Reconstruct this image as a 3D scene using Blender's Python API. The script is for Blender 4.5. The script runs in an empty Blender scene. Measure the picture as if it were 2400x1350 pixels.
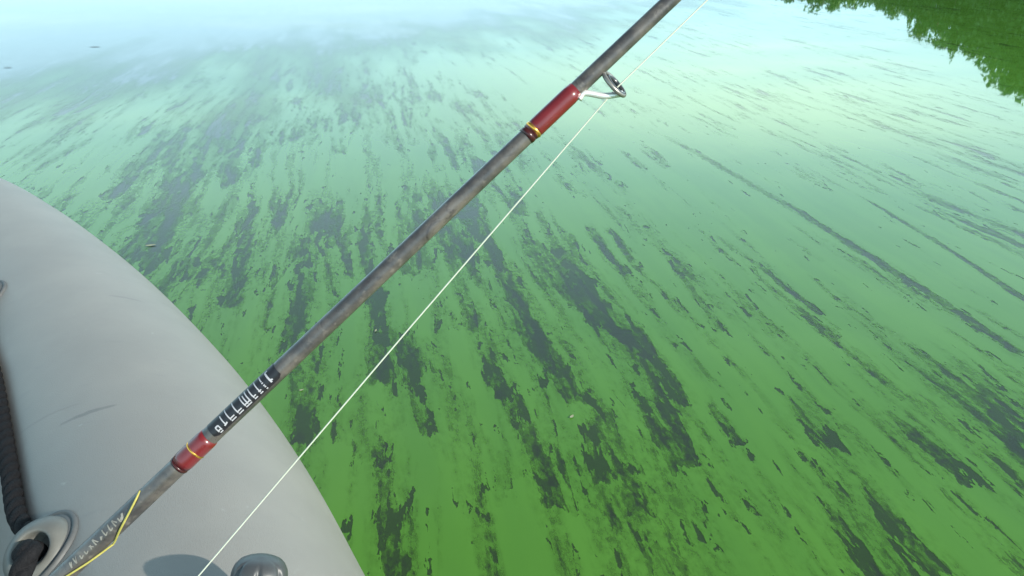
import bpy, bmesh, math, random
import numpy as np
from mathutils import Vector, Matrix

scene = bpy.context.scene
COL = scene.collection
RAD = math.radians

# ------------------------------------------------------------------ camera, sky, sun, exposure
cam_data = bpy.data.cameras.new("camera")
cam = bpy.data.objects.new("camera", cam_data)
COL.objects.link(cam)
cam.location = (0, 0, 0.85)
cam.rotation_euler = (RAD(90 - 24), 0, 0)
cam_data.sensor_width = 36
cam_data.lens = 18 / math.tan(RAD(32.5))
cam_data.clip_start = 0.02
cam_data.clip_end = 12000
scene.camera = cam

SUN_AZ, SUN_EL = 120.0, 25.0            # azimuth clockwise from +Y
world = bpy.data.worlds.new("World")
scene.world = world
world.use_nodes = True


class NT:
    """small helper for node trees"""
    def __init__(self, tree):
        self.t = tree
        self.n = tree.nodes
        self.l = tree.links

    def new(self, kind, **kw):
        nd = self.n.new(kind)
        for k, v in kw.items():
            setattr(nd, k, v)
        return nd

    def put(self, sock, val):
        if hasattr(val, "is_output") or isinstance(val, bpy.types.NodeSocket):
            self.l.new(val, sock)
        elif isinstance(val, (tuple, list)) and len(val) == 3 and sock.type == 'RGBA':
            sock.default_value = (*val, 1)
        else:
            sock.default_value = val

    def math(self, op, a, b=None, c=None, clamp=False):
        nd = self.new("ShaderNodeMath", operation=op, use_clamp=clamp)
        self.put(nd.inputs[0], a)
        if b is not None:
            self.put(nd.inputs[1], b)
        if c is not None:
            self.put(nd.inputs[2], c)
        return nd.outputs[0]

    def mapr(self, v, a, b, c=0.0, d=1.0, smooth=True):
        nd = self.new("ShaderNodeMapRange", interpolation_type='SMOOTHSTEP' if smooth else 'LINEAR')
        self.put(nd.inputs[0], v)
        for i, x in enumerate((a, b, c, d)):
            self.put(nd.inputs[i + 1], x)
        return nd.outputs[0]

    def noise(self, vec, scale=1.0, detail=3.0, rough=0.5, dist=0.0, dims='3D'):
        nd = self.new("ShaderNodeTexNoise", noise_dimensions=dims)
        if vec is not None:
            self.l.new(vec, nd.inputs["Vector"])
        nd.inputs["Scale"].default_value = scale
        nd.inputs["Detail"].default_value = detail
        nd.inputs["Roughness"].default_value = rough
        nd.inputs["Distortion"].default_value = dist
        return nd.outputs["Fac"]

    def mixc(self, f, a, b, blend='MIX'):
        nd = self.new("ShaderNodeMix", data_type='RGBA', blend_type=blend)
        self.put(nd.inputs[0], f)
        self.put(nd.inputs[6], a)
        self.put(nd.inputs[7], b)
        return nd.outputs[2]

    def comb(self, x, y, z=0.0):
        nd = self.new("ShaderNodeCombineXYZ")
        for i, v in enumerate((x, y, z)):
            self.put(nd.inputs[i], v)
        return nd.outputs[0]

    def sep(self, v):
        nd = self.new("ShaderNodeSeparateXYZ")
        self.l.new(v, nd.inputs[0])
        return nd.outputs


w = NT(world.node_tree)
w.n.clear()
sky = w.new("ShaderNodeTexSky", sky_type='NISHITA')
sky.sun_disc = False
sky.sun_elevation = RAD(SUN_EL)
sky.sun_rotation = RAD(SUN_AZ)
sky.air_density = 1.0
sky.dust_density = 2.0
sky.ozone_density = 1.0
tc = w.new("ShaderNodeTexCoord")
dx, dy, dz = w.sep(tc.outputs["Generated"])
el = w.math('ARCSINE', dz)
az = w.math('ARCTAN2', dx, dy)
# thin cirrus, drawn out in long bands as they are near the horizon
up = w.math('ADD', w.math('MAXIMUM', dz, 0.0), 0.06)
cu = w.math('DIVIDE', dx, up)
cv = w.math('DIVIDE', dy, up)
cl1 = w.noise(w.comb(w.math('MULTIPLY', cu, 0.16), w.math('MULTIPLY', cv, 0.55)), 1.0, 5, 0.55, 0.6)
cl2 = w.noise(w.comb(w.math('MULTIPLY', cu, 0.5), w.math('MULTIPLY', cv, 1.2), 3.0), 1.0, 5, 0.6, 0.3)
cirrus = w.mapr(w.math('MULTIPLY_ADD', cl2, 0.35, cl1), 0.62, 0.98)
# the bright bank of thin cloud ahead to the right, ten degrees up
bank_c = w.math('ADD', RAD(10.6), w.math('MULTIPLY', w.math('SUBTRACT', cl2, 0.5), RAD(6.0)))
b1 = w.math('DIVIDE', w.math('SUBTRACT', el, bank_c), RAD(3.6))
b1 = w.math('EXPONENT', w.math('MULTIPLY', w.math('MULTIPLY', b1, b1), -1.0))
b2 = w.math('DIVIDE', w.math('SUBTRACT', az, RAD(17.0)), RAD(19.0))
b2 = w.math('EXPONENT', w.math('MULTIPLY', w.math('MULTIPLY', b2, b2), -1.0))
bank = w.math('MULTIPLY', b1, b2)
cloud = w.math('MAXIMUM', w.math('MULTIPLY', cirrus, 0.35), bank, clamp=True)
hz = w.mapr(el, RAD(8.0), RAD(45.0), 1.0, 0.0)            # pale haze low down, all the way round
skyt = w.mixc(1.0, sky.outputs[0], (0.90, 1.02, 1.02), 'MULTIPLY')
skyh = w.mixc(w.math('MULTIPLY', hz, 0.9), skyt, (9.2, 14.8, 17.6))
skyc = w.mixc(w.math('MULTIPLY', cloud, 0.92), skyh, (15.0, 20.5, 18.5))
bg = w.new("ShaderNodeBackground")
w.l.new(skyc, bg.inputs[0])
bg.inputs[1].default_value = 0.10
wo = w.new("ShaderNodeOutputWorld")
w.l.new(bg.outputs[0], wo.inputs[0])

sun_data = bpy.data.lights.new("sun", 'SUN')
sun_data.energy = 4.2
sun_data.angle = RAD(0.7)
sun_data.color = (1.0, 0.95, 0.86)
sun = bpy.data.objects.new("sun", sun_data)
COL.objects.link(sun)
sd = Vector((math.sin(RAD(SUN_AZ)) * math.cos(RAD(SUN_EL)), math.cos(RAD(SUN_AZ)) * math.cos(RAD(SUN_EL)), math.sin(RAD(SUN_EL))))
sun.rotation_euler = (-sd).to_track_quat('-Z', 'Y').to_euler()
sun.location = sd * 50

vs = scene.view_settings
vs.view_transform = 'Standard'
vs.look = 'None'
vs.gamma = 1
vs.exposure = 0.18
vs.use_curve_mapping = False
scene.cycles.max_bounces = 8
scene.cycles.transparent_max_bounces = 16
scene.cycles.caustics_reflective = False
scene.cycles.caustics_refractive = False
scene.cycles.use_denoising = True


# ------------------------------------------------------------------ helpers
def tag(o, label=None, cat=None, group=None, kind=None):
    for k, v in (("label", label), ("category", cat), ("group", group), ("kind", kind)):
        if v:
            o[k] = v
    return o


def mesh_obj(name, verts, faces, mat=None, parent=None, smooth=True):
    me = bpy.data.meshes.new(name)
    me.from_pydata([tuple(map(float, v)) for v in verts], [], [tuple(f) for f in faces])
    me.update()
    if smooth:
        me.polygons.foreach_set("use_smooth", [True] * len(me.polygons))
    o = bpy.data.objects.new(name, me)
    if mat:
        me.materials.append(mat)
    COL.objects.link(o)
    if parent:
        o.parent = parent
        o.matrix_parent_inverse = parent.matrix_world.inverted()
    return o


def empty(name, loc=(0, 0, 0)):
    o = bpy.data.objects.new(name, None)
    o.location = loc
    o.empty_display_size = 0.05
    COL.objects.link(o)
    o.matrix_world = Matrix.Translation(loc)
    return o


def material(name):
    m = bpy.data.materials.new(name)
    m.use_nodes = True
    nt = NT(m.node_tree)
    p = m.node_tree.nodes["Principled BSDF"]
    return m, nt, p


def spline(P, n):
    P = np.array(P, float)
    Q = np.vstack([2 * P[0] - P[1], P, 2 * P[-1] - P[-2]])
    out = []
    for i in range(1, len(Q) - 2):
        a, b, c, d = Q[i - 1], Q[i], Q[i + 1], Q[i + 2]
        for k in range(n):
            t = k / n
            out.append(.5 * (2 * b + (c - a) * t + (2 * a - 5 * b + 4 * c - d) * t * t + (3 * b - a - 3 * c + d) * t ** 3))
    out.append(Q[-2])
    return np.array(out)


def sweep(path, radius, sides=12, caps=True, up=(0, 0, 1), bump=None):
    """verts, faces of a tube along a 3D path (parallel transport)"""
    path = np.array(path, float)
    n = len(path)
    rad = np.broadcast_to(radius, n) if np.ndim(radius) == 0 else np.array(radius)
    verts, faces = [], []
    T = np.gradient(path, axis=0)
    T /= np.linalg.norm(T, axis=1)[:, None]
    a = np.cross(up, T[0])
    if np.linalg.norm(a) < 1e-3:
        a = np.cross((1, 0, 0), T[0])
    a /= np.linalg.norm(a)
    L = 0.0
    for i in range(n):
        a = a - T[i] * (a @ T[i])
        a /= np.linalg.norm(a)
        b = np.cross(T[i], a)
        if i:
            L += np.linalg.norm(path[i] - path[i - 1])
        for k in range(sides):
            th = 2 * math.pi * k / sides
            r = rad[i] * (bump(th, L) if bump else 1)
            verts.append(path[i] + r * (math.cos(th) * a + math.sin(th) * b))
    for i in range(n - 1):
        for k in range(sides):
            k2 = (k + 1) % sides
            faces.append((i * sides + k, i * sides + k2, (i + 1) * sides + k2, (i + 1) * sides + k))
    if caps:
        faces.append(tuple(range(sides))[::-1])
        faces.append(tuple(range((n - 1) * sides, n * sides)))
    return verts, faces


def frame_from(n, hint=(0, 0, 1)):
    n = Vector(n).normalized()
    a = Vector(hint).cross(n)
    if a.length < 1e-3:
        a = Vector((1, 0, 0)).cross(n)
    a.normalize()
    return a, n.cross(a), n


def lathe(profile, origin, axis, sides=40, skew=(0, 0, 0), hint=(0, 0, 1), bump=None):
    a, b, n = frame_from(axis, hint)
    o = Vector(origin)
    sk = Vector(skew)
    verts, faces = [], []
    for r, h in profile:
        for k in range(sides):
            th = 2 * math.pi * k / sides
            rr = r * (bump(th, h) if bump else 1)
            verts.append(o + a * (rr * math.cos(th)) + b * (rr * math.sin(th)) + n * h + sk * h)
    for i in range(len(profile) - 1):
        for k in range(sides):
            k2 = (k + 1) % sides
            faces.append((i * sides + k, i * sides + k2, (i + 1) * sides + k2, (i + 1) * sides + k))
    faces.append(tuple(range((len(profile) - 1) * sides, len(profile) * sides)))
    return verts, faces


# ------------------------------------------------------------------ water and the algae bloom
m_water, nt, p = material("lake_water")
p.inputs["Base Color"].default_value = (0.030, 0.037, 0.030, 1)
p.inputs["Roughness"].default_value = 0.022
p.inputs["IOR"].default_value = 1.40
S = 4500.0
water = mesh_obj("lake_water", [(-S, -S, 0), (S, -S, 0), (S, S, 0), (-S, S, 0)], [(0, 1, 2, 3)], m_water, smooth=False)
tag(water, "still dark lake water mirroring the pale sky and the wooded bank", "water", kind="structure")

m_alg, nt, p = material("algae_bloom")
geo = nt.new("ShaderNodeNewGeometry")
X, Y, _ = nt.sep(geo.outputs["Position"])
WA = RAD(-10.5)                          # the wind has drawn the scum out along this bearing
ca, sa = math.cos(WA), math.sin(WA)
u0 = nt.math('ADD', nt.math('MULTIPLY', X, sa), nt.math('MULTIPLY', Y, ca))
v0 = nt.math('SUBTRACT', nt.math('MULTIPLY', X, ca), nt.math('MULTIPLY', Y, sa))


def stretched(fu, fv, seed, u=None, v=None):
    return nt.comb(nt.math('MULTIPLY', u if u is not None else u0, fu), nt.math('MULTIPLY', v if v is not None else v0, fv), seed)


def centred(x, k):
    return nt.math('MULTIPLY', nt.math('SUBTRACT', x, 0.5), k)


# meander of the streaks and raggedness of their edges
wob = nt.noise(stretched(0.55, 0.9, 4.2), 1.0, 3, 0.5)
wob2 = nt.noise(stretched(6.0, 14.0, 8.2), 1.0, 5, 0.65)
wob3 = nt.noise(stretched(22.0, 45.0, 3.3), 1.0, 4, 0.65)
vw = nt.math('ADD', v0, centred(wob, 0.16))
vw = nt.math('ADD', vw, centred(wob2, 0.030))
uw = nt.math('ADD', u0, centred(wob2, 0.22))
uw = nt.math('ADD', uw, centred(wob3, 0.06))
n_big = nt.noise(stretched(0.50, 2.3, 21.7, uw, vw), 1.0, 2, 0.5)
n_mid = nt.noise(stretched(1.45, 19.0, 2.7, uw, vw), 1.0, 2, 0.5)
n_sub = nt.noise(stretched(2.8, 34.0, 7.7, uw, vw), 1.0, 3, 0.55)
n_fin = nt.noise(stretched(11.0, 46.0, 5.1, uw, vw), 1.0, 4, 0.65)
n_grn = nt.noise(stretched(48.0, 85.0, 6.4), 1.0, 4, 0.68)
# windrow cells: open water thins out up wind and stops short at its lee end
vor = nt.new("ShaderNodeTexVoronoi", voronoi_dimensions='2D', feature='F1')
vor.inputs["Scale"].default_value = 1.0
vor.inputs["Randomness"].default_value = 1.0
uc = nt.math('ADD', uw, centred(wob3, 0.10))
vc = stretched(2.1, 13.0, 0.0, uc, nt.math('ADD', vw, centred(wob3, 0.02)))
nt.l.new(vc, vor.inputs["Vector"])
pu, pv, _ = nt.sep(vor.outputs["Position"])
su, sv, _ = nt.sep(vc)
ramp = nt.mapr(nt.math('SUBTRACT', pu, su), -0.6, 0.6, 0.0, 1.0)
cr, cg, cb = nt.sep(vor.outputs["Color"])
cell = nt.math('MULTIPLY', ramp, nt.mapr(cr, 0.25, 0.9))
# the main windrows, each where it lies: start and end down the wind, offset, slant, bend, half width, openness
WINDROWS = [(3.674, 1.313, 1.307, 0.233, -0.159, 0.0214, 1.0),
           (2.784, 1.291, 0.343, -0.033, 0.06, 0.0291, 1.0),
           (2.564, 1.452, -0.045, 0.106, -0.072, 0.0328, 0.8),
           (2.591, 1.722, 0.555, -0.08, 0.072, 0.0221, 0.9),
           (1.663, 1.26, 0.601, -0.003, -0.02, 0.0209, 1.0),
           (1.718, 1.249, 0.052, -0.017, 0.045, 0.0236, 0.9),
           (1.295, 0.904, -0.016, 0.003, 0.012, 0.0277, 0.9),
           (1.259, 1.082, 0.798, -0.051, 0.048, 0.0212, 1.0),
           (1.191, 0.976, 0.951, -0.004, 0.009, 0.022, 1.0),
           (1.282, 1.126, 0.631, -0.01, 0.01, 0.0147, 0.9),
           (3.958, 2.204, -0.726, 0.192, -0.083, 0.0354, 0.8),
           (2.938, 1.675, -0.197, 0.083, -0.077, 0.0338, 0.55),
           (2.977, 1.889, -0.405, 0.083, -0.035, 0.0237, 0.6),
           (2.534, 1.539, 1.692, -0.031, -0.062, 0.0138, 0.9),
           (2.954, 2.53, 2.482, -0.096, 0.079, 0.0177, 0.9),
           (1.598, 1.356, 0.227, 0.004, 0.003, 0.0191, 0.8),
           (1.252, 1.059, 0.373, -0.026, 0.003, 0.0234, 0.8),
           (0.97, 0.762, 0.768, -0.005, 0.004, 0.02, 0.9),
           (0.94, 0.778, 0.688, -0.01, 0.003, 0.0184, 0.8),
           (1.43, 1.253, -0.168, 0.033, -0.03, 0.0307, 0.9),
           (1.228, 0.981, 1.197, -0.12, 0.017, 0.0168, 0.7),
           (2.155, 1.537, 0.844, -0.091, 0.034, 0.0168, 0.6),
           (2.117, 1.59, 1.046, -0.001, 0.013, 0.0135, 0.7)]
vs_ = nt.math('ADD', v0, centred(wob2, 0.035))
n_pat = nt.noise(stretched(5.5, 26.0, 11.3, uw, vw), 1.0, 5, 0.62)
rag = nt.math('ADD', centred(n_sub, 1.7), nt.math('ADD', centred(n_fin, 1.9), nt.math('ADD', centred(n_pat, 2.4), centred(wob3, 1.0))))
row = 0.0
lee = 0.0
halo = 0.0
for (ua, ub, va, vb, vc_, hw, gain) in WINDROWS:
    t_ = nt.math('DIVIDE', nt.math('SUBTRACT', uw, ua), ub - ua)
    ctr = nt.math('MULTIPLY_ADD', nt.math('MULTIPLY_ADD', t_, vc_, vb), t_, va)
    q_ = nt.math('DIVIDE', nt.math('ABSOLUTE', nt.math('SUBTRACT', vs_, ctr)), nt.math('MULTIPLY_ADD', t_, hw * .31, hw * .36))
    q_ = nt.math('ADD', q_, rag)
    along = nt.math('MULTIPLY', nt.mapr(t_, -0.08, 0.35), nt.mapr(t_, 0.97, 1.03, 1.0, 0.0))
    one = nt.math('MULTIPLY', nt.mapr(q_, 0.85, 1.25, gain, 0.0), along)
    halo = nt.math('MAXIMUM', halo, nt.math('MULTIPLY', nt.mapr(q_, 0.9, 2.5, 1.0, 0.0), along))
    row = nt.math('MAXIMUM', row, one)
    lee = nt.math('MAXIMUM', lee, nt.math('MULTIPLY', one, nt.mapr(t_, 0.3, 1.0)))
# d: how far the wind has parted the scum
d = nt.math('MULTIPLY', n_mid, 0.92)
d = nt.math('MULTIPLY_ADD', n_big, 0.55, d)
d = nt.math('MULTIPLY_ADD', n_sub, 0.60, d)
d = nt.math('MULTIPLY_ADD', n_fin, 0.30, d)
d = nt.math('MULTIPLY_ADD', cell, 0.15, d)
# thinner scum ahead of the boat, thicker to starboard
d = nt.math('ADD', d, nt.mapr(v0, 0.0, 1.1, 0.070, -0.060))
far_ = nt.mapr(u0, 1.6, 4.5, 0.0, 0.060)             # farther out the sheet is more closed
d = nt.math('SUBTRACT', d, nt.math('ADD', 0.068, far_))
d = nt.math('ADD', d, nt.math('MULTIPLY', halo, 0.05))
zone = nt.math('MAXIMUM', nt.mapr(d, 1.265, 1.300), nt.mapr(row, 0.3, 0.6))
core = nt.mapr(d, 1.31, 1.54)
# inside a parted streak: grains and rags of scum over dark water, emptiest at the lee end
g = nt.math('MULTIPLY_ADD', n_grn, 0.60, nt.math('MULTIPLY', n_fin, 0.50))
g = nt.math('MULTIPLY_ADD', n_pat, 0.60, g)
g = nt.math('MULTIPLY_ADD', core, 0.12, g)
g = nt.math('MULTIPLY_ADD', row, 0.04, g)
g = nt.math('MULTIPLY_ADD', cell, 0.12, g)
g = nt.math('MULTIPLY_ADD', lee, 0.13, g)
inner = nt.mapr(g, 0.77, 1.12, 0.12, 0.97)
# thin veils and pin holes in the closed sheet
n_flk = nt.noise(stretched(13.0, 46.0, 15.2, uw, vw), 1.0, 3, 0.6)
fl = nt.math('MULTIPLY_ADD', halo, 0.10, nt.math('MULTIPLY_ADD', nt.math('SUBTRACT', d, 1.1), 0.45, n_flk))
pin = nt.mapr(nt.math('MULTIPLY_ADD', n_grn, 0.15, fl), 0.735, 0.775, 0.0, 0.86)
veil = nt.math('MULTIPLY', nt.math('MAXIMUM', nt.mapr(d, 1.09, 1.27), nt.math('MULTIPLY', halo, 0.85)), nt.mapr(nt.math('MULTIPLY_ADD', n_pat, 0.7, n_grn), 0.66, 1.12, 0.0, 0.44))
opening = nt.math('MAXIMUM', nt.math('MULTIPLY', zone, inner), nt.math('MAXIMUM', veil, pin), clamp=True)
cover = nt.math('SUBTRACT', 1.0, nt.math('MULTIPLY', opening, 0.96), clamp=True)
# the bloom thins out to open water some metres off
edge = nt.math('ADD', centred(n_big, 6.0), u0)
edge = nt.math('MULTIPLY_ADD', v0, -0.9, edge)
cover = nt.math('MULTIPLY', cover, nt.mapr(edge, 4.6, 9.0, 1.0, 0.06))
tone = nt.noise(stretched(1.6, 12.0, 9.9, uw, vw), 1.0, 3, 0.5)
colr = nt.mixc(nt.mapr(tone, 0.3, 0.7), (0.090, 0.244, 0.036), (0.104, 0.272, 0.038))
nt.put(p.inputs["Base Color"], colr)
p.inputs["Roughness"].default_value = 0.02
p.inputs["IOR"].default_value = 1.40
nt.put(p.inputs["Alpha"], cover)
A = 260.0
alg = mesh_obj("algae_bloom", [(-A, -20, 0.0006), (A, -20, 0.0006), (A, 2 * A, 0.0006), (-A, 2 * A, 0.0006)], [(0, 1, 2, 3)], m_alg, smooth=False)
tag(alg, "bright green algae scum in long wind-drawn streaks on the lake", "algae", kind="stuff")

# ------------------------------------------------------------------ far bank and its trees (seen mirrored in the water)
m_bank, nt, p = material("bank_grass")
geo = nt.new("ShaderNodeNewGeometry")
nt.put(p.inputs["Base Color"], nt.mixc(nt.noise(geo.outputs["Position"], 0.35, 4), (0.05, 0.085, 0.025), (0.09, 0.13, 0.04)))
p.inputs["Roughness"].default_value = 0.95
bx = [(48, 5), (50, 40), (51, 70), (50, 92), (53, 112), (57, 140), (60, 175), (60, 210), (59, 250), (62, 300), (66, 380), (70, 520)]
prof = [(0, -0.6), (1.5, 0.25), (5, 0.7), (14, 1.4), (60, 5.0), (200, 9.0)]
vv, ff = [], []
rnd = random.Random(3)
for (x, y) in bx:
    for (o_, z) in prof:
        vv.append((x + o_ + rnd.uniform(-.4, .4), y, z))
k = len(prof)
for i in range(len(bx) - 1):
    for j in range(k - 1):
        ff.append((i * k + j, i * k + j + 1, (i + 1) * k + j + 1, (i + 1) * k + j))
bank_o = mesh_obj("lake_bank", vv, ff, m_bank)
tag(bank_o, "grassy lake bank under the trees", "bank", kind="structure")

m_leaf, nt, p = material("tree_foliage")
oi = nt.new("ShaderNodeObjectInfo")
geo = nt.new("ShaderNodeNewGeometry")
c1 = nt.mixc(oi.outputs["Random"], (0.070, 0.145, 0.040), (0.115, 0.180, 0.050))
c2 = nt.mixc(nt.noise(geo.outputs["Position"], 0.6, 3), c1, (0.09, 0.20, 0.050))
nt.put(p.inputs["Base Color"], c2)
p.inputs["Roughness"].default_value = 0.6
p.inputs["Specular IOR Level"].default_value = 0.25
m_bark, nt, p = material("tree_bark")
geo = nt.new("ShaderNodeNewGeometry")
nt.put(p.inputs["Base Color"], nt.mixc(nt.noise(geo.outputs["Position"], 3, 4), (0.10, 0.075, 0.05), (0.25, 0.21, 0.17)))
p.inputs["Roughness"].default_value = 0.9


def crown_mesh(kind, seed):
    """leaf clumps through the volume of a crown for a tree one unit tall, as a mesh"""
    r = np.random.default_rng(seed)
    pts = []
    if kind == 'spruce':
        for i in range(1500):
            h = 0.10 + 0.90 * (1 - math.sqrt(r.random())) if r.random() < .8 else r.uniform(.1, 1)
            tier = 0.75 + 0.25 * math.cos(h * 75)
            rad = 0.165 * (1 - h) ** 0.85 * tier * math.sqrt(r.uniform(.25, 1)) + .004
            th = r.uniform(0, 2 * math.pi)
            pts.append((rad * math.cos(th), rad * math.sin(th), h - rad * .35, .022 if h < .9 else .013))
    else:
        clumps = []
        for i in range(34):
            h = r.uniform(.22, .95)
            env = 0.24 * math.sin(math.pi * min(1, (h - .12) / .92)) ** .75
            th = r.uniform(0, 2 * math.pi)
            q = env * math.sqrt(r.uniform(.1, 1))
            clumps.append((q * math.cos(th), q * math.sin(th), h, r.uniform(.05, .105)))
        for (cx, cy, cz, cr_) in clumps:
            for i in range(52):
                d_ = r.normal(size=3)
                d_ /= np.linalg.norm(d_)
                q = cr_ * r.uniform(.45, 1.05)
                pts.append((cx + d_[0] * q, cy + d_[1] * q, min(1.0, cz + d_[2] * q * .8), .024))
    vs_, fs = [], []
    for (x, y, z, s) in pts:
        a = r.normal(size=3)
        a /= np.linalg.norm(a)
        b = np.cross(a, r.normal(size=3))
        b /= np.linalg.norm(b)
        s *= r.uniform(.6, 1.25)
        c = np.array((x, y, z))
        i = len(vs_)
        vs_ += [c - a * s, c + b * s * .55, c + a * s, c - b * s * .55]
        fs.append((i, i + 1, i + 2, i + 3))
    me = bpy.data.meshes.new("crown")
    me.from_pydata([tuple(map(float, q)) for q in vs_], [], fs)
    me.materials.append(m_leaf)
    return me


def trunk_mesh(kind, seed):
    r = random.Random(seed)
    V, Fc = sweep([(0, 0, -.04), (.004, 0, .25), (-.004, .004, .55), (.002, 0, .93)], [.016, .013, .009, .002], 8)
    V = list(V)
    if kind != 'spruce':
        for i in range(9):
            h = r.uniform(.25, .75)
            th = r.uniform(0, 6.28)
            L = r.uniform(.1, .2)
            a, f = sweep([(0, 0, h), (L * .5 * math.cos(th), L * .5 * math.sin(th), h + L * .35), (L * math.cos(th), L * math.sin(th), h + L * .8)], [.006, .004, .0015], 5)
            o = len(V)
            V += list(a)
            Fc += [tuple(q + o for q in g) for g in f]
    me = bpy.data.meshes.new("trunk")
    me.from_pydata([tuple(map(float, q)) for q in V], [], Fc)
    me.materials.append(m_bark)
    return me


protos = []
for i, kd in enumerate(['broad', 'broad', 'broad', 'spruce', 'spruce', 'broad']):
    protos.append((kd, crown_mesh(kd, 10 + i), trunk_mesh(kd, 20 + i)))
front = [(69.6, 227.5, 16.2, 0), (69.6, 210.2, 15.5, 1), (70.2, 201.1, 15.2, 2), (69.2, 189.2, 16.2, 0), (69.0, 179.0, 14.9, 5), (70.0, 177.6, 12.9, 1),
         (71.3, 172.9, 13.3, 3), (70.5, 164.8, 13.2, 2), (69.8, 157.1, 13.8, 0), (67.5, 147.8, 13.6, 5), (67.7, 143.5, 14.9, 4), (66.1, 136.5, 15.0, 3),
         (64.3, 127.2, 15.8, 5), (62.1, 117.1, 16.3, 4), (61.9, 114.0, 15.0, 0), (64.1, 114.8, 14.7, 1), (62.9, 109.4, 15.9, 2), (62.2, 105.6, 15.6, 0),
         (61.2, 100.8, 16.5, 5), (57.8, 93.3, 15.6, 1), (57.7, 91.5, 16.2, 0), (57.8, 89.0, 16.7, 2)]
front = [(69.0, 262.0, 17.2, 0), (69.4, 247.0, 17.0, 1), (69.7, 237.0, 16.9, 2)] + [(x, y, z * (1.03 if y < 107 else 1.01), k_) for (x, y, z, k_) in front]
trees = [(x, y, z, kd) for (x, y, z, kd) in front]
for p_, q_ in zip(front, front[1:]):                  # the wood is close grown
    trees.append(((p_[0] + q_[0]) / 2 + 1.2, (p_[1] + q_[1]) / 2, min(p_[2], q_[2]) * .95, (p_[3] * 2 + q_[3]) % 3))
rnd = random.Random(11)
fx, fy = [f[0] for f in front], [f[1] for f in front]
for y in np.arange(40, 86, 6.0):                      # the bank goes on past the frame
    trees.append((57 + rnd.uniform(-1, 2), float(y), rnd.uniform(15, 18), rnd.choice([0, 1, 2, 3, 5])))
for y in np.arange(240, 420, 9.0):
    trees.append((70 + rnd.uniform(-2, 3), float(y), rnd.uniform(14, 16.5), rnd.choice([0, 1, 2, 3, 5])))
for row, (off, hmul) in enumerate(((-5.0, .52), (5.5, .98), (-2.5, .75), (11, 1.02))):
    for y in np.arange(84, 236, 6.2):
        yy = float(y) + rnd.uniform(-2, 2)
        i = min(range(len(front)), key=lambda q: abs(front[q][1] - yy))
        hh = min(front[q][2] for q in range(len(front)) if abs(front[q][1] - yy) < 9 or q == i)
        trees.append((float(np.interp(yy, fy[::-1], fx[::-1])) + off + rnd.uniform(-1, 1), yy, hh * hmul * rnd.uniform(.9, 1.0) * .97, rnd.choice([0, 1, 2, 5])))
for i, (x, y, h, kd) in enumerate(trees):
    kind, cm, tm = protos[kd]
    nm = "spruce_tree" if kind == 'spruce' else "broadleaf_tree"
    t = empty(nm, (x, y, 0.3))
    sx = (1.0 if kind == 'spruce' else rnd.uniform(1.0, 1.35)) * (h - .3)
    t.scale = (sx, sx * rnd.uniform(.9, 1.1), h - .3)
    t.rotation_euler = (0, 0, rnd.uniform(0, 6.28))
    tag(t, "pointed dark spruce tree standing among the broadleaf trees on the far bank" if kind == 'spruce' else "green broadleaf tree in the dense wood on the far bank",
        "tree", "spruces on the far bank" if kind == 'spruce' else "broadleaf trees on the far bank")
    for n_, me in (("crown", cm), ("trunk", tm)):
        c = bpy.data.objects.new(n_, me)
        COL.objects.link(c)
        c.parent = t

# ------------------------------------------------------------------ the inflatable boat
m_pvc, nt, p = material("grey_boat_fabric")
geo = nt.new("ShaderNodeNewGeometry")
pos = geo.outputs["Position"]
mott = nt.noise(pos, 5.0, 6, 0.6)
scuf = nt.noise(pos, 60.0, 3, 0.6)
stre = nt.new("ShaderNodeMapping")
stre.inputs["Scale"].default_value = (14, 60, 40)
stre.inputs["Rotation"].default_value = (0, 0, RAD(25))
nt.l.new(pos, stre.inputs[0])
stn = nt.noise(stre.outputs[0], 1.0, 4, 0.6)
col = nt.mixc(nt.mapr(mott, 0.3, 0.7), (0.292, 0.276, 0.250), (0.335, 0.315, 0.283))
col = nt.mixc(nt.math('MULTIPLY', nt.mapr(stn, 0.60, 0.78), 0.25), col, (0.20, 0.20, 0.20))
col = nt.mixc(nt.math('MULTIPLY', nt.mapr(scuf, 0.69, 0.78), 0.45), col, (0.45, 0.45, 0.43))
# a few rubbed dark smears where they lie on the tube
for (sx_, sy_, sz_, dirx, diry, la, lb, k_) in ((-.4831, .7822, .347, 0.97, 0.25, .040, .0045, .50), (-.545, .800, .345, 0.95, .1, .05, .003, .18), (-.585, 1.105, .341, .97, .25, .030, .004, .28), (-.54, 1.16, .345, .97, .2, .03, .003, .2)):
    sub = nt.new("ShaderNodeVectorMath", operation='SUBTRACT')
    nt.l.new(pos, sub.inputs[0])
    sub.inputs[1].default_value = (sx_, sy_, sz_)
    qx, qy, qz = nt.sep(sub.outputs[0])
    al = nt.math('ADD', nt.math('MULTIPLY', qx, dirx), nt.math('MULTIPLY', qy, diry))
    ac = nt.math('SUBTRACT', nt.math('MULTIPLY', qx, diry), nt.math('MULTIPLY', qy, dirx))
    al = nt.math('DIVIDE', al, la)
    ac = nt.math('DIVIDE', nt.math('ADD', ac, nt.math('MULTIPLY', nt.math('SUBTRACT', mott, .5), .012)), lb)
    e = nt.math('ADD', nt.math('MULTIPLY', al, al), nt.math('MULTIPLY', ac, ac))
    e = nt.math('ADD', e, nt.math('MULTIPLY', nt.math('SUBTRACT', scuf, .5), 1.6))
    col = nt.mixc(nt.math('MULTIPLY', nt.mapr(e, 0.1, 1.0, 1.0, 0.0), k_), col, (0.13, 0.13, 0.125))
nt.put(p.inputs["Base Color"], col)
p.inputs["Roughness"].default_value = 0.45
p.inputs["Specular IOR Level"].default_value = 0.4
bmp = nt.new("ShaderNodeBump")
bmp.inputs["Strength"].default_value = 0.25
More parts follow.
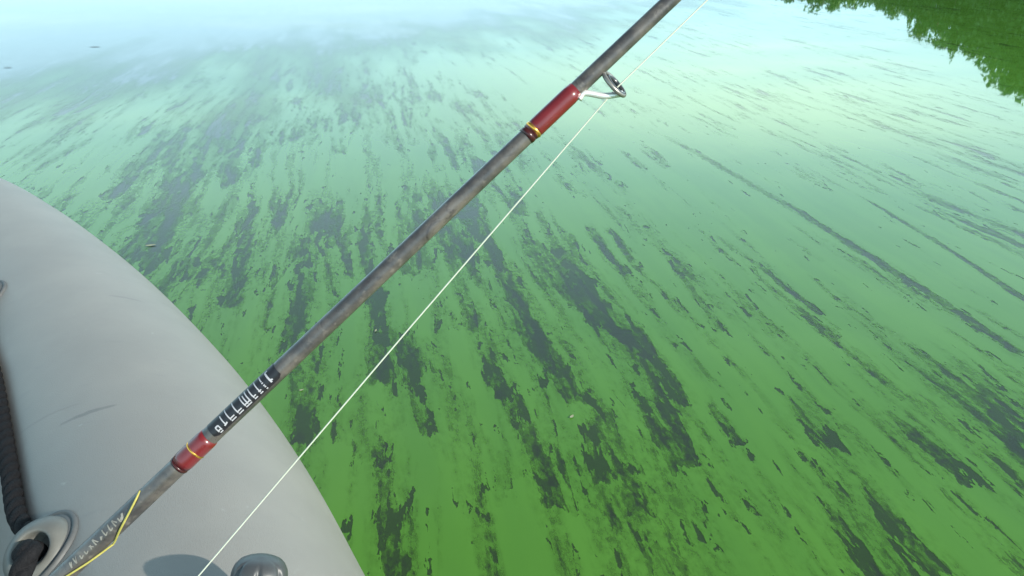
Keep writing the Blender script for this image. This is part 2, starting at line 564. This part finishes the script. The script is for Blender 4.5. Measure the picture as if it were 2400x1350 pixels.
bmp.inputs["Distance"].default_value = 0.002
nt.l.new(nt.math('ADD', nt.noise(pos, 900.0, 2), nt.math('MULTIPLY', nt.noise(pos, 9.0, 3), 3.0)), bmp.inputs["Height"])
nt.l.new(bmp.outputs[0], p.inputs["Normal"])

m_rub, nt, p = material("grey_moulded_rubber")
geo = nt.new("ShaderNodeNewGeometry")
nt.put(p.inputs["Base Color"], nt.mixc(nt.noise(geo.outputs["Position"], 55, 5, .65), (0.115, 0.115, 0.105), (0.22, 0.22, 0.195)))
p.inputs["Roughness"].default_value = 0.45
m_rubd, nt, p = material("dark_grey_flange_rubber")
geo = nt.new("ShaderNodeNewGeometry")
nt.put(p.inputs["Base Color"], nt.mixc(nt.noise(geo.outputs["Position"], 90, 4), (0.10, 0.105, 0.105), (0.16, 0.16, 0.155)))
p.inputs["Roughness"].default_value = 0.55
m_ply, nt, p = material("floor_board_paint")
geo = nt.new("ShaderNodeNewGeometry")
nt.put(p.inputs["Base Color"], nt.mixc(nt.noise(geo.outputs["Position"], 12, 5), (0.10, 0.11, 0.11), (0.16, 0.165, 0.16)))
p.inputs["Roughness"].default_value = 0.7

R, ZC = 0.178, 0.175
CP = [(.43, -.73), (.19, -.305), (-.06, .14), (-.22, .423), (-.305, .571), (-.387, .716), (-.485, .868), (-.60, 1.025), (-.77, 1.235), (-.945, 1.43), (-1.115, 1.605), (-1.29, 1.765), (-1.46, 1.87), (-1.63, 1.895), (-1.78, 1.83), (-1.88, 1.68), (-1.88, 1.52), (-1.80, 1.33), (-1.66, 1.08), (-1.40, .62), (-1.0, -.07), (-.62, -.73)]
path2 = spline(CP, 12)
path = np.column_stack([path2, np.full(len(path2), ZC)])
# pointed tail cones behind the transom
d0 = (path[0] - path[1]) / np.linalg.norm(path[0] - path[1])
d1 = (path[-1] - path[-2]) / np.linalg.norm(path[-1] - path[-2])
full = np.vstack([path[0] + d0 * .42, path[0] + d0 * .2, path, path[-1] + d1 * .2, path[-1] + d1 * .42])
rads = np.array([.03, .12] + [R] * len(path) + [.12, .03])
boat = empty("inflatable_boat", (-.6, .4, 0))
tag(boat, "grey inflatable boat with a fat air tube curving away to its bow", "boat")
V, Fc = sweep(full, rads, 72)
mesh_obj("air_tube", V, Fc, m_pvc, boat)
# floor board
inner = [(x, y) for x, y in path2[::6]]
cx_, cy_ = np.mean([q[0] for q in inner]), np.mean([q[1] for q in inner])
top = [(x, y, .10) for x, y in inner]
bot = [(x, y, .085) for x, y in inner]
nn = len(top)
mesh_obj("floor_board", top + bot, [tuple(range(nn)), tuple(range(nn, 2 * nn))[::-1]] + [(i, (i + 1) % nn, nn + (i + 1) % nn, nn + i) for i in range(nn)], m_ply, boat, smooth=False)


def tube_seat(px, py):
    """nearest centre of the tube to a plan position, and the tube's running direction there"""
    i = int(np.argmin(np.hypot(path2[:, 0] - px, path2[:, 1] - py)))
    t = path2[min(i + 1, len(path2) - 1)] - path2[max(i - 1, 0)]
    t /= np.linalg.norm(t)
    return path2[i], t


def rope_holder(origin, normal, skew, lean, size=1.0):
    h = empty("rope_holder", origin)
    h.parent = boat
    h.matrix_parent_inverse = boat.matrix_world.inverted()
    bpy.context.view_layer.update()
    s = size
    a, b, n = frame_from(normal)
    # flange: grid disc pressed on the tube
    V, Fc = [], []
    prof_ = [(.0, .0035), (.034, .0035), (.037, .0030), (.0375, .0022), (.0385, .0022), (.0392, .0034), (.0415, .0032), (.043, .0018), (.0435, -.001)]
    ns = 48
    for (r_, l_) in prof_:
        for k_ in range(ns):
            th = 2 * math.pi * k_ / ns
            q = Vector(origin) + a * (r_ * s * math.cos(th)) + b * (r_ * s * math.sin(th))
            c, t = tube_seat(q.x, q.y)
            cc = Vector((c[0], c[1], ZC))
            tt = Vector((t[0], t[1], 0))
            dv = q - cc
            dv -= tt * dv.dot(tt)
            V.append(q - dv + dv.normalized() * (R + l_))
    for i in range(len(prof_) - 1):
        for k_ in range(ns):
            k2 = (k_ + 1) % ns
            Fc.append((i * ns + k_, i * ns + k2, (i + 1) * ns + k2, (i + 1) * ns + k_))
    mesh_obj("flange", V, Fc, m_rubd, h)
    pr = [(.0350, -.016), (.0345, .003), (.0338, .006), (.0315, .0105), (.0275, .0145), (.0235, .0168), (.0205, .0176), (.0185, .0174), (.0172, .0160), (.0162, .010), (.015, .001)]
    V, Fc = lathe([(r_ * s, z_ * s) for r_, z_ in pr], origin, lean, 48, skew)
    mesh_obj("dome", V, Fc, m_rub, h)
    return h


GO, GN = Vector((-.4445, .5920, .3133)), Vector((-.55, -.305, .778)).normalized()
GA = Vector((-.18, -.52, .84)).normalized()
h1 = rope_holder(GO, GN, (.25, -.30, .05), GA)
h2 = rope_holder(Vector((-.8303, 1.1441, .3186)), Vector((-.449, -.382, .808)), (.2, -.3, 0), Vector((-.2, -.5, .83)))

# grab rope: braided black line from holder to holder along the tube
m_rope, nt, p = material("black_braided_rope")
geo = nt.new("ShaderNodeNewGeometry")
nt.put(p.inputs["Base Color"], nt.mixc(nt.noise(geo.outputs["Position"], 260, 4, .7), (0.004, 0.004, 0.005), (0.026, 0.025, 0.027)))
p.inputs["Roughness"].default_value = 0.75
p.inputs["Specular IOR Level"].default_value = 0.15
bmp = nt.new("ShaderNodeBump")
bmp.inputs["Strength"].default_value = 0.6
bmp.inputs["Distance"].default_value = 0.002
nt.l.new(nt.noise(geo.outputs["Position"], 700, 3), bmp.inputs["Height"])
nt.l.new(bmp.outputs[0], p.inputs["Normal"])


def braid(th, L):
    return .80 + .26 * abs(math.cos(1.5 * th - L * 165)) ** .7


def on_tube(px_, py_, pz_, lift):
    c, t = tube_seat(px_, py_)
    cc = Vector((c[0], c[1], ZC))
    tt = Vector((t[0], t[1], 0))
    dv = Vector((px_, py_, pz_)) - cc
    dv -= tt * dv.dot(tt)
    return Vector((px_, py_, pz_)) - dv + dv.normalized() * (R + lift)


RR = .0092
rp = [GO + GN * .004 + Vector((-.014, .018, -.004))] + [on_tube(*q, RR * .95) for q in ((-.4960, .652, .302), (-.5398, .7177, .2977), (-.622, .8416, .2993), (-.687, .9374, .3042), (-.7554, 1.0298, .3072))] + [Vector((-.825, 1.135, .332))]
rope1 = sweep(spline([tuple(q) for q in rp], 40), RR, 36, bump=braid)
hole = GO + GA * .010 + Vector((.0045, -.0054, .001))
rp2 = [hole - GA * .008, hole + GA * .006, hole + GA * .013 + Vector((.002, -.008, .0)), Vector((-.4215, .548, .3545)), Vector((-.4225, .532, .343)), on_tube(-.410, .490, .310, RR * 1.3), on_tube(-.33, .35, .30, RR)]
rope2 = sweep(spline([tuple(q) for q in rp2], 40), RR, 36, bump=braid)
o2 = len(rope1[0])
rope = mesh_obj("grab_rope", list(rope1[0]) + list(rope2[0]), rope1[1] + [tuple(i + o2 for i in f) for f in rope2[1]], m_rope)
tag(rope, "black braided grab rope threaded through the rubber holder on the grey tube", "rope")

# oarlock cap near the bottom of the picture
m_cap, nt, p = material("dark_plastic_cap")
p.inputs["Base Color"].default_value = (0.075, 0.078, 0.080, 1)
p.inputs["Roughness"].default_value = 0.38
KO, KN = Vector((-.2010, .4570, .3500)), Vector((.12, .40, .90)).normalized()
kn = empty("oarlock", KO)
kn.parent = boat
kn.matrix_parent_inverse = boat.matrix_world.inverted()
bpy.context.view_layer.update()
V, Fc = lathe([(.036, -.004), (.036, .003), (.031, .006), (.024, .008), (.0235, .012)], KO, KN, 40)
mesh_obj("base_pad", V, Fc, m_rubd, kn)


def flutes(th, h):
    q = (th * 7 / (2 * math.pi) + .22) % 1
    q = abs(q - .5) * 2                                    # 0 at a groove, 1 mid-facet
    return 1.0 - .15 * max(0.0, 1 - q / .30) ** .8 * min(1.0, max(0.0, (.0634 - h) / .008))


V, Fc = lathe([(.0205, .008), (.0218, .012), (.0215, .047), (.0212, .051), (.0204, .0545), (.0190, .0575), (.0165, .0602), (.0130, .0620), (.0080, .0632), (.0, .0636)], KO, KN, 126, bump=flutes)
mesh_obj("ribbed_cap", V, Fc, m_cap, kn)

# ------------------------------------------------------------------ fishing rod
A0, A1 = Vector((-0.1737, 0.3028, 0.6057)), Vector((0.0742, 0.3983, 0.8202))
ax = (A1 - A0).normalized()
LEN = (A1 - A0).length
mid = (A0 + A1) / 2
to_cam = (Vector((0, 0, .85)) - mid)
e2 = (to_cam - ax * to_cam.dot(ax)).normalized()           # faces the angler
e1 = ax.cross(e2).normalized()
if e1.z > 0:
    e1 = -e1                                               # under side, towards the line


def r_at(s):
    return .00450 - .00088 * s / LEN if s < LEN else max(.0010, .00362 - .0027 * (s - LEN) / 1.1)


def rodpt(s, th, lift=0.0):
    """th = 0 faces the angler, positive towards the under side"""
    return A0 + ax * s + (e2 * math.cos(th) + e1 * math.sin(th)) * (r_at(s) + lift)


def rodsec(name, s0, s1, lift, mat, parent, n=8, sides=40, ease=True):
    prof_ = []
    ss = [s0] + list(np.linspace(s0, s1, n)) + [s1]
    V, Fc = [], []
    for j, s in enumerate(ss):
        l_ = -.0003 if j in (0, len(ss) - 1) else (lift * (.55 if ease and j in (1, len(ss) - 2) else 1))
        for k_ in range(sides):
            V.append(rodpt(s, 2 * math.pi * k_ / sides, l_))
    for j in range(len(ss) - 1):
        for k_ in range(sides):
            k2 = (k_ + 1) % sides
            Fc.append((j * sides + k_, j * sides + k2, (j + 1) * sides + k2, (j + 1) * sides + k_))
    return mesh_obj(name, V, Fc, mat, parent)


m_blank, nt, p = material("worn_carbon_blank")
geo = nt.new("ShaderNodeNewGeometry")
pos = geo.outputs["Position"]
nA = nt.noise(pos, 38, 5, .65)
nB = nt.noise(pos, 210, 4, .6)
c = nt.mixc(nt.mapr(nA, .38, .66), (0.060, 0.054, 0.054), (0.165, 0.140, 0.120))
c = nt.mixc(nt.mapr(nB, .56, .75, 0, .5), c, (0.27, 0.235, 0.20))
c = nt.mixc(nt.mapr(nt.noise(pos, 60, 6, .7, .8), .54, .68, 0, .75), c, (0.035, 0.026, 0.030))
nt.put(p.inputs["Base Color"], c)
nt.put(p.inputs["Roughness"], nt.mapr(nB, .3, .7, .26, .50))
p.inputs["Coat Weight"].default_value = 0.5
p.inputs["Coat Roughness"].default_value = 0.16
m_wrap, nt, p = material("red_lacquered_thread")
geo = nt.new("ShaderNodeNewGeometry")
nt.put(p.inputs["Base Color"], nt.mixc(nt.noise(geo.outputs["Position"], 160, 3), (0.15, 0.010, 0.014), (0.23, 0.022, 0.024)))
p.inputs["Roughness"].default_value = 0.30
p.inputs["Coat Weight"].default_value = 0.6
p.inputs["Coat Roughness"].default_value = 0.12
m_wrapd, nt, p = material("dark_red_lacquer")
p.inputs["Base Color"].default_value = (0.06, 0.012, 0.012, 1)
p.inputs["Roughness"].default_value = 0.25
m_gold, nt, p = material("gold_thread")
p.inputs["Base Color"].default_value = (0.95, 0.47, 0.09, 1)
p.inputs["Metallic"].default_value = 0.9
p.inputs["Roughness"].default_value = 0.24
m_sleeve, nt, p = material("black_label_film")
p.inputs["Base Color"].default_value = (0.018, 0.016, 0.020, 1)
p.inputs["Roughness"].default_value = 0.32
m_silver, nt, p = material("silver_print")
p.inputs["Base Color"].default_value = (0.52, 0.50, 0.53, 1)
p.inputs["Roughness"].default_value = 0.45
m_silverd, nt, p = material("worn_silver_print")
geo = nt.new("ShaderNodeNewGeometry")
nt.put(p.inputs["Base Color"], nt.mixc(nt.noise(geo.outputs["Position"], 420, 3), (0.12, 0.11, 0.10), (0.45, 0.42, 0.36)))
p.inputs["Roughness"].default_value = 0.5
m_steel, nt, p = material("guide_steel")
p.inputs["Base Color"].default_value = (0.92, 0.90, 0.86, 1)
p.inputs["Metallic"].default_value = 0.55
p.inputs["Roughness"].default_value = 0.38
m_gframe, nt, p = material("shaded_guide_frame")
p.inputs["Base Color"].default_value = (0.30, 0.28, 0.25, 1)  # steel toned down: the shade on the ring's faces is in this colour
p.inputs["Metallic"].default_value = 0.6
p.inputs["Roughness"].default_value = 0.3
m_ring, nt, p = material("dark_guide_ring")
p.inputs["Base Color"].default_value = (0.05, 0.05, 0.055, 1)
p.inputs["Roughness"].default_value = 0.18

rod = empty("fishing_rod", A0)
tag(rod, "worn grey fishing rod with red and gold wraps held slantwise above the boat", "fishing rod")
V, Fc = [], []
ss = list(np.linspace(-.22, LEN, 40)) + list(np.linspace(LEN + .03, LEN + 1.1, 30))
for s in ss:
    for k_ in range(32):
        V.append(rodpt(s, 2 * math.pi * k_ / 32))
for j in range(len(ss) - 1):
    for k_ in range(32):
        k2 = (k_ + 1) % 32
        Fc.append((j * 32 + k_, j * 32 + k2, (j + 1) * 32 + k2, (j + 1) * 32 + k_))
Fc += [tuple(range(32))[::-1], tuple(range((len(ss) - 1) * 32, len(ss) * 32))]
mesh_obj("blank", V, Fc, m_blank, rod)


def s_of(P):
    return (Vector(P) - A0).dot(ax)


# lower and upper red wraps
sa0, sa1 = s_of((-0.1547, 0.3100, 0.6218)), s_of((-0.1414, 0.3151, 0.6334))
rodsec("thread_wrap", sa0, sa1, .0006, m_wrap, rod)
rodsec("wrap_end", sa0 - .0016, sa0 - .0002, .0004, m_wrapd, rod, 3)
sm = sa0 + (sa1 - sa0) * .46
rodsec("gold_band", sm, sm + .0019, .0008, m_gold, rod, 3)
sb0, sb1 = s_of((0.0070, 0.3725, 0.7622)), s_of((0.0299, 0.3811, 0.7815))
rodsec("thread_wrap", sb0 + .0022, sb1, .0006, m_wrap, rod)
rodsec("wrap_end", sb0 - .0008, sb0 + .0020, .0004, m_wrapd, rod, 3)
rodsec("gold_band", sb0 + .0032, sb0 + .0052, .0008, m_gold, rod, 3)

# black printed label let into the lacquer
sl0, sl1 = s_of((-0.1398, 0.3165, 0.6363)), s_of((-0.1088, 0.3281, 0.6624))


def patch(name, s0, s1, t0, t1, lift, mat, parent, ns=20, ntn=20, rounded=0.0):
    V, Fc = [], []
    for i in range(ns + 1):
        f = i / ns
        sh = 0.0
        if rounded:
            ed = min(f, 1 - f) * (s1 - s0)
            if ed < rounded:
                q = 1 - ed / rounded
                sh = (1 - math.sqrt(max(0, 1 - q * q))) * .30
        for j in range(ntn + 1):
            th = t0 + (t1 - sh - t0) * j / ntn
            V.append(rodpt(s0 + (s1 - s0) * f, th, lift))
    for i in range(ns):
        for j in range(ntn):
            q = i * (ntn + 1) + j
            Fc.append((q, q + 1, q + ntn + 2, q + ntn + 1))
    return mesh_obj(name, V, Fc, mat, parent)


lab = patch("label_film", sl0, sl1, RAD(-110), RAD(38), .00018, m_sleeve, rod, 24, 24, .003)


def strokes(name, glyphs, s0, s1, tb, tt_, mat, parent, lift):
    """glyphs: polylines of (along, height, width) printed on the round rod as one flat print"""
    V, Fc = [], []
    Ls = s1 - s0
    for poly in glyphs:
        for (x0, y0, x1, y1, wd) in poly:
            n = 5
            p0 = np.array((x0 * Ls, y0 * .0060))
            p1 = np.array((x1 * Ls, y1 * .0060))
            d_ = p1 - p0
            d_ = d_ / max(np.linalg.norm(d_), 1e-9)
            nrm = np.array((-d_[1], d_[0])) * wd * .5
            b0 = len(V)
            for i in range(n + 1):
                q = p0 + (p1 - p0) * i / n
                for sg in (-1, 1):
                    qq = q + nrm * sg
                    V.append(rodpt(s0 + qq[0], tb + (tt_ - tb) * qq[1] / .0060, lift))
            for i in range(n):
                Fc.append((b0 + 2 * i, b0 + 2 * i + 1, b0 + 2 * i + 3, b0 + 2 * i + 2))
    return mesh_obj(name, V, Fc, mat, parent)


W, T = .0015, .0006
G = [
    [(.075, .0, .115, .0, W), (.075, .0, .075, .35, T), (.075, .35, .115, .35, T), (.115, .35, .115, .0, T)],
    [(.165, .05, .215, .12, T), (.185, .05, .185, .75, T)],
    [(.255, .05, .325, .05, W), (.262, .05, .262, .95, T)],
    [(.365, .05, .435, .05, W), (.372, .05, .372, .95, T)],
    [(.475, .05, .560, .05, W), (.482, .05, .482, .9, T), (.520, .05, .520, .7, T), (.560, .05, .560, .9, T)],
    [(.605, .05, .650, .05, W), (.612, .05, .612, .85, T)],
    [(.690, .05, .730, .05, W), (.705, .05, .705, .9, T)],
    [(.775, .0, .795, .0, W), (.775, .28, .795, .28, W), (.785, .45, .785, .95, T)],
    [(.870, .0, .870, .8, .0009), (.870, .8, .905, .8, T), (.87, .2, .900, .1, T)],
]
strokes("label_lettering", G, sl0, sl1, RAD(20), RAD(-75), m_silver, lab, .00026)
# worn print near the handle
rr = random.Random(5)
G2 = []
for i in range(11):
    x0 = .03 + i * .088
    hgt = rr.uniform(.35, .8)
    G2.append([(x0, 0, x0 + rr.uniform(-.01, .03), hgt, .0007), (x0, rr.choice([0, hgt]), x0 + .045, rr.uniform(0, hgt), .0006)])
G2.append([(.93, .1, .97, .3, .0016), (.97, .3, .99, .6, .0012)])
sp0, sp1 = s_of((-0.2048, 0.2912, 0.5788)), s_of((-0.1792, 0.3008, 0.6012))
strokes("worn_lettering", G2, sp0, sp1, RAD(5), RAD(-50), m_silverd, rod, .00020)

# line guide: ring on two struts and one long foot running to the upper wrap
sg = s_of((0.0435, 0.3843, 0.7888))


def guide(s0, sc=1.0):
    gd = empty("line_guide", rodpt(s0, RAD(90)))
    gd.parent = rod
    gd.matrix_parent_inverse = rod.matrix_world.inverted()
    bpy.context.view_layer.update()
    r0 = r_at(s0)
    tilt = (ax * .85 + e2 * .52).normalized()             # the ring leans, so it shows as a narrow ellipse
    out = (e1 - tilt * e1.dot(tilt)).normalized()
    side = tilt.cross(out).normalized()
    base = A0 + ax * s0 + e1 * (r0 * .75)
    ro, rs = .0088 * sc, .0062 * sc
    cen = base + out * (ro + .0005)
    loop = [cen + out * (ro * math.cos(t_)) + side * (rs * math.sin(t_)) for t_ in np.linspace(-math.pi, math.pi, 49)]
    V, Fc = sweep([tuple(q) for q in loop], .0013 * sc, 12, caps=False)
    mesh_obj("frame_ring", V, Fc, m_gframe, gd)
    c2 = cen + out * (ro * .16)
    r2 = ro * .76
    loop = [c2 + out * (r2 * math.cos(t_)) + side * (rs * .78 * math.sin(t_)) for t_ in np.linspace(-math.pi, math.pi, 41)]
    V, Fc = sweep([tuple(q) for q in loop], .0015 * sc, 12, caps=False)
    mesh_obj("ring_insert", V, Fc, m_ring, gd)
    end = cen + out * (ro * .85)
    st = A0 + ax * (s0 - .0165 * sc) + e1 * (r0 + .0004) + e2 * .001
    leg = spline([tuple(st - ax * .004), tuple(st), tuple(st * .55 + end * .45 + e1 * .0016), tuple(end)], 8)
    V, Fc = sweep(leg, .0019 * sc, 12)
    mesh_obj("foot", V, Fc, m_steel, gd)
    return c2, gd


gc, g1 = guide(sg, .8)
gc2, g2 = guide(sg + .42, .6)

# ------------------------------------------------------------------ lines on the rod
m_line, nt, p = material("pale_braided_line")
p.inputs["Base Color"].default_value = (0.66, 0.67, 0.55, 1)
p.inputs["Roughness"].default_value = 0.5
L0 = Vector((-0.1436, 0.2826, 0.5798))
dl = (gc - L0).normalized()
pts = [L0 - dl * .12, L0, L0 + (gc - L0) * .5, gc + e1 * .001, gc + (gc2 - gc) * .5, gc2]
V, Fc = sweep([tuple(q) for q in pts], .00036, 10)
ln = mesh_obj("fishing_line", V, Fc, m_line)
tag(ln, "thin pale fishing line running straight up through the rod's guide", "fishing line")

m_yel, nt, p = material("yellow_cord")
geo = nt.new("ShaderNodeNewGeometry")
nt.put(p.inputs["Base Color"], nt.mixc(nt.noise(geo.outputs["Position"], 900, 2), (0.40, 0.33, 0.05), (0.62, 0.55, 0.16)))
p.inputs["Roughness"].default_value = 0.5
sy0, sy1, sy2 = s_of((-0.1758, 0.3005, 0.6103)), s_of((-0.1866, 0.2917, 0.5905)), s_of((-0.2083, 0.2856, 0.5769))
pts = [rodpt(sy0 + .004, RAD(-60), .0), rodpt(sy0, RAD(-22), .0007), rodpt((sy0 * .7 + sy1 * .3), RAD(5), .0009), rodpt((sy0 * .35 + sy1 * .65), RAD(33), .0009), rodpt(sy1, RAD(78), .0009),
       rodpt((sy1 * .9 + sy2 * .1), RAD(74), .0009), rodpt((sy1 * .5 + sy2 * .5), RAD(42), .0009), rodpt(sy2, RAD(10), .0009), rodpt(sy2 - .02, RAD(-30), .0009)]
V, Fc = sweep(spline([tuple(q) for q in pts], 8), .0005, 10)
yl = mesh_obj("yellow_cord", V, Fc, m_yel)
tag(yl, "yellow cord caught crosswise round the rod beside the rope holder", "cord")

# ------------------------------------------------------------------ small things adrift in the scum
m_fl, nt, p = material("dry_leaf")
p.inputs["Base Color"].default_value = (0.42, 0.42, 0.26, 1)
p.inputs["Roughness"].default_value = 0.6
m_fd, nt, p = material("wet_leaf")
p.inputs["Base Color"].default_value = (0.05, 0.05, 0.03, 1)
p.inputs["Roughness"].default_value = 0.4


def leaf(x, y, L, wd, rot, m, label):
    V, Fc = [], []
    n = 7
    for i in range(n):
        f = i / (n - 1)
        ww = wd * math.sin(math.pi * (f * .94 + .03)) ** .8
        z = .001 + .0012 * (f - .5) ** 2 * 4
        V += [((f - .5) * L, -ww / 2, z + ww * .05), ((f - .5) * L, 0, z), ((f - .5) * L, ww / 2, z + ww * .05)]
    for i in range(n - 1):
        for j in range(2):
            q = i * 3 + j
            Fc.append((q, q + 3, q + 4, q + 1))
    o = mesh_obj("floating_leaf", V, Fc, m)
    o.location = (x, y, .0012)
    o.rotation_euler = (0, 0, rot)
    tag(o, label, "leaf", "leaves adrift in the algae")
    return o


leaf(-1.064, 2.214, .030, .010, .3, m_fl, "pale dry leaf adrift in the algae just off the bow curve of the boat")
leaf(-3.323, 6.631, .085, .030, .2, m_fd, "dark leaf adrift on the bright open water far beyond the boat's bow")
leaf(-3.411, 5.576, .060, .022, .1, m_fd, "dark leaf at the far left, nearest to the edge of the photo")
leaf(.114, 1.301, .012, .006, 1.0, m_fl, "tiny pale fleck in the dark gap ahead of the line's lower end")
leaf(-.425, 1.398, .010, .005, .5, m_fl, "tiny pale fleck beside the tube just under the rod")
leaf(-.316, 1.661, .012, .004, 1.4, m_fl, "tiny pale fleck on a dark streak between rod and line")
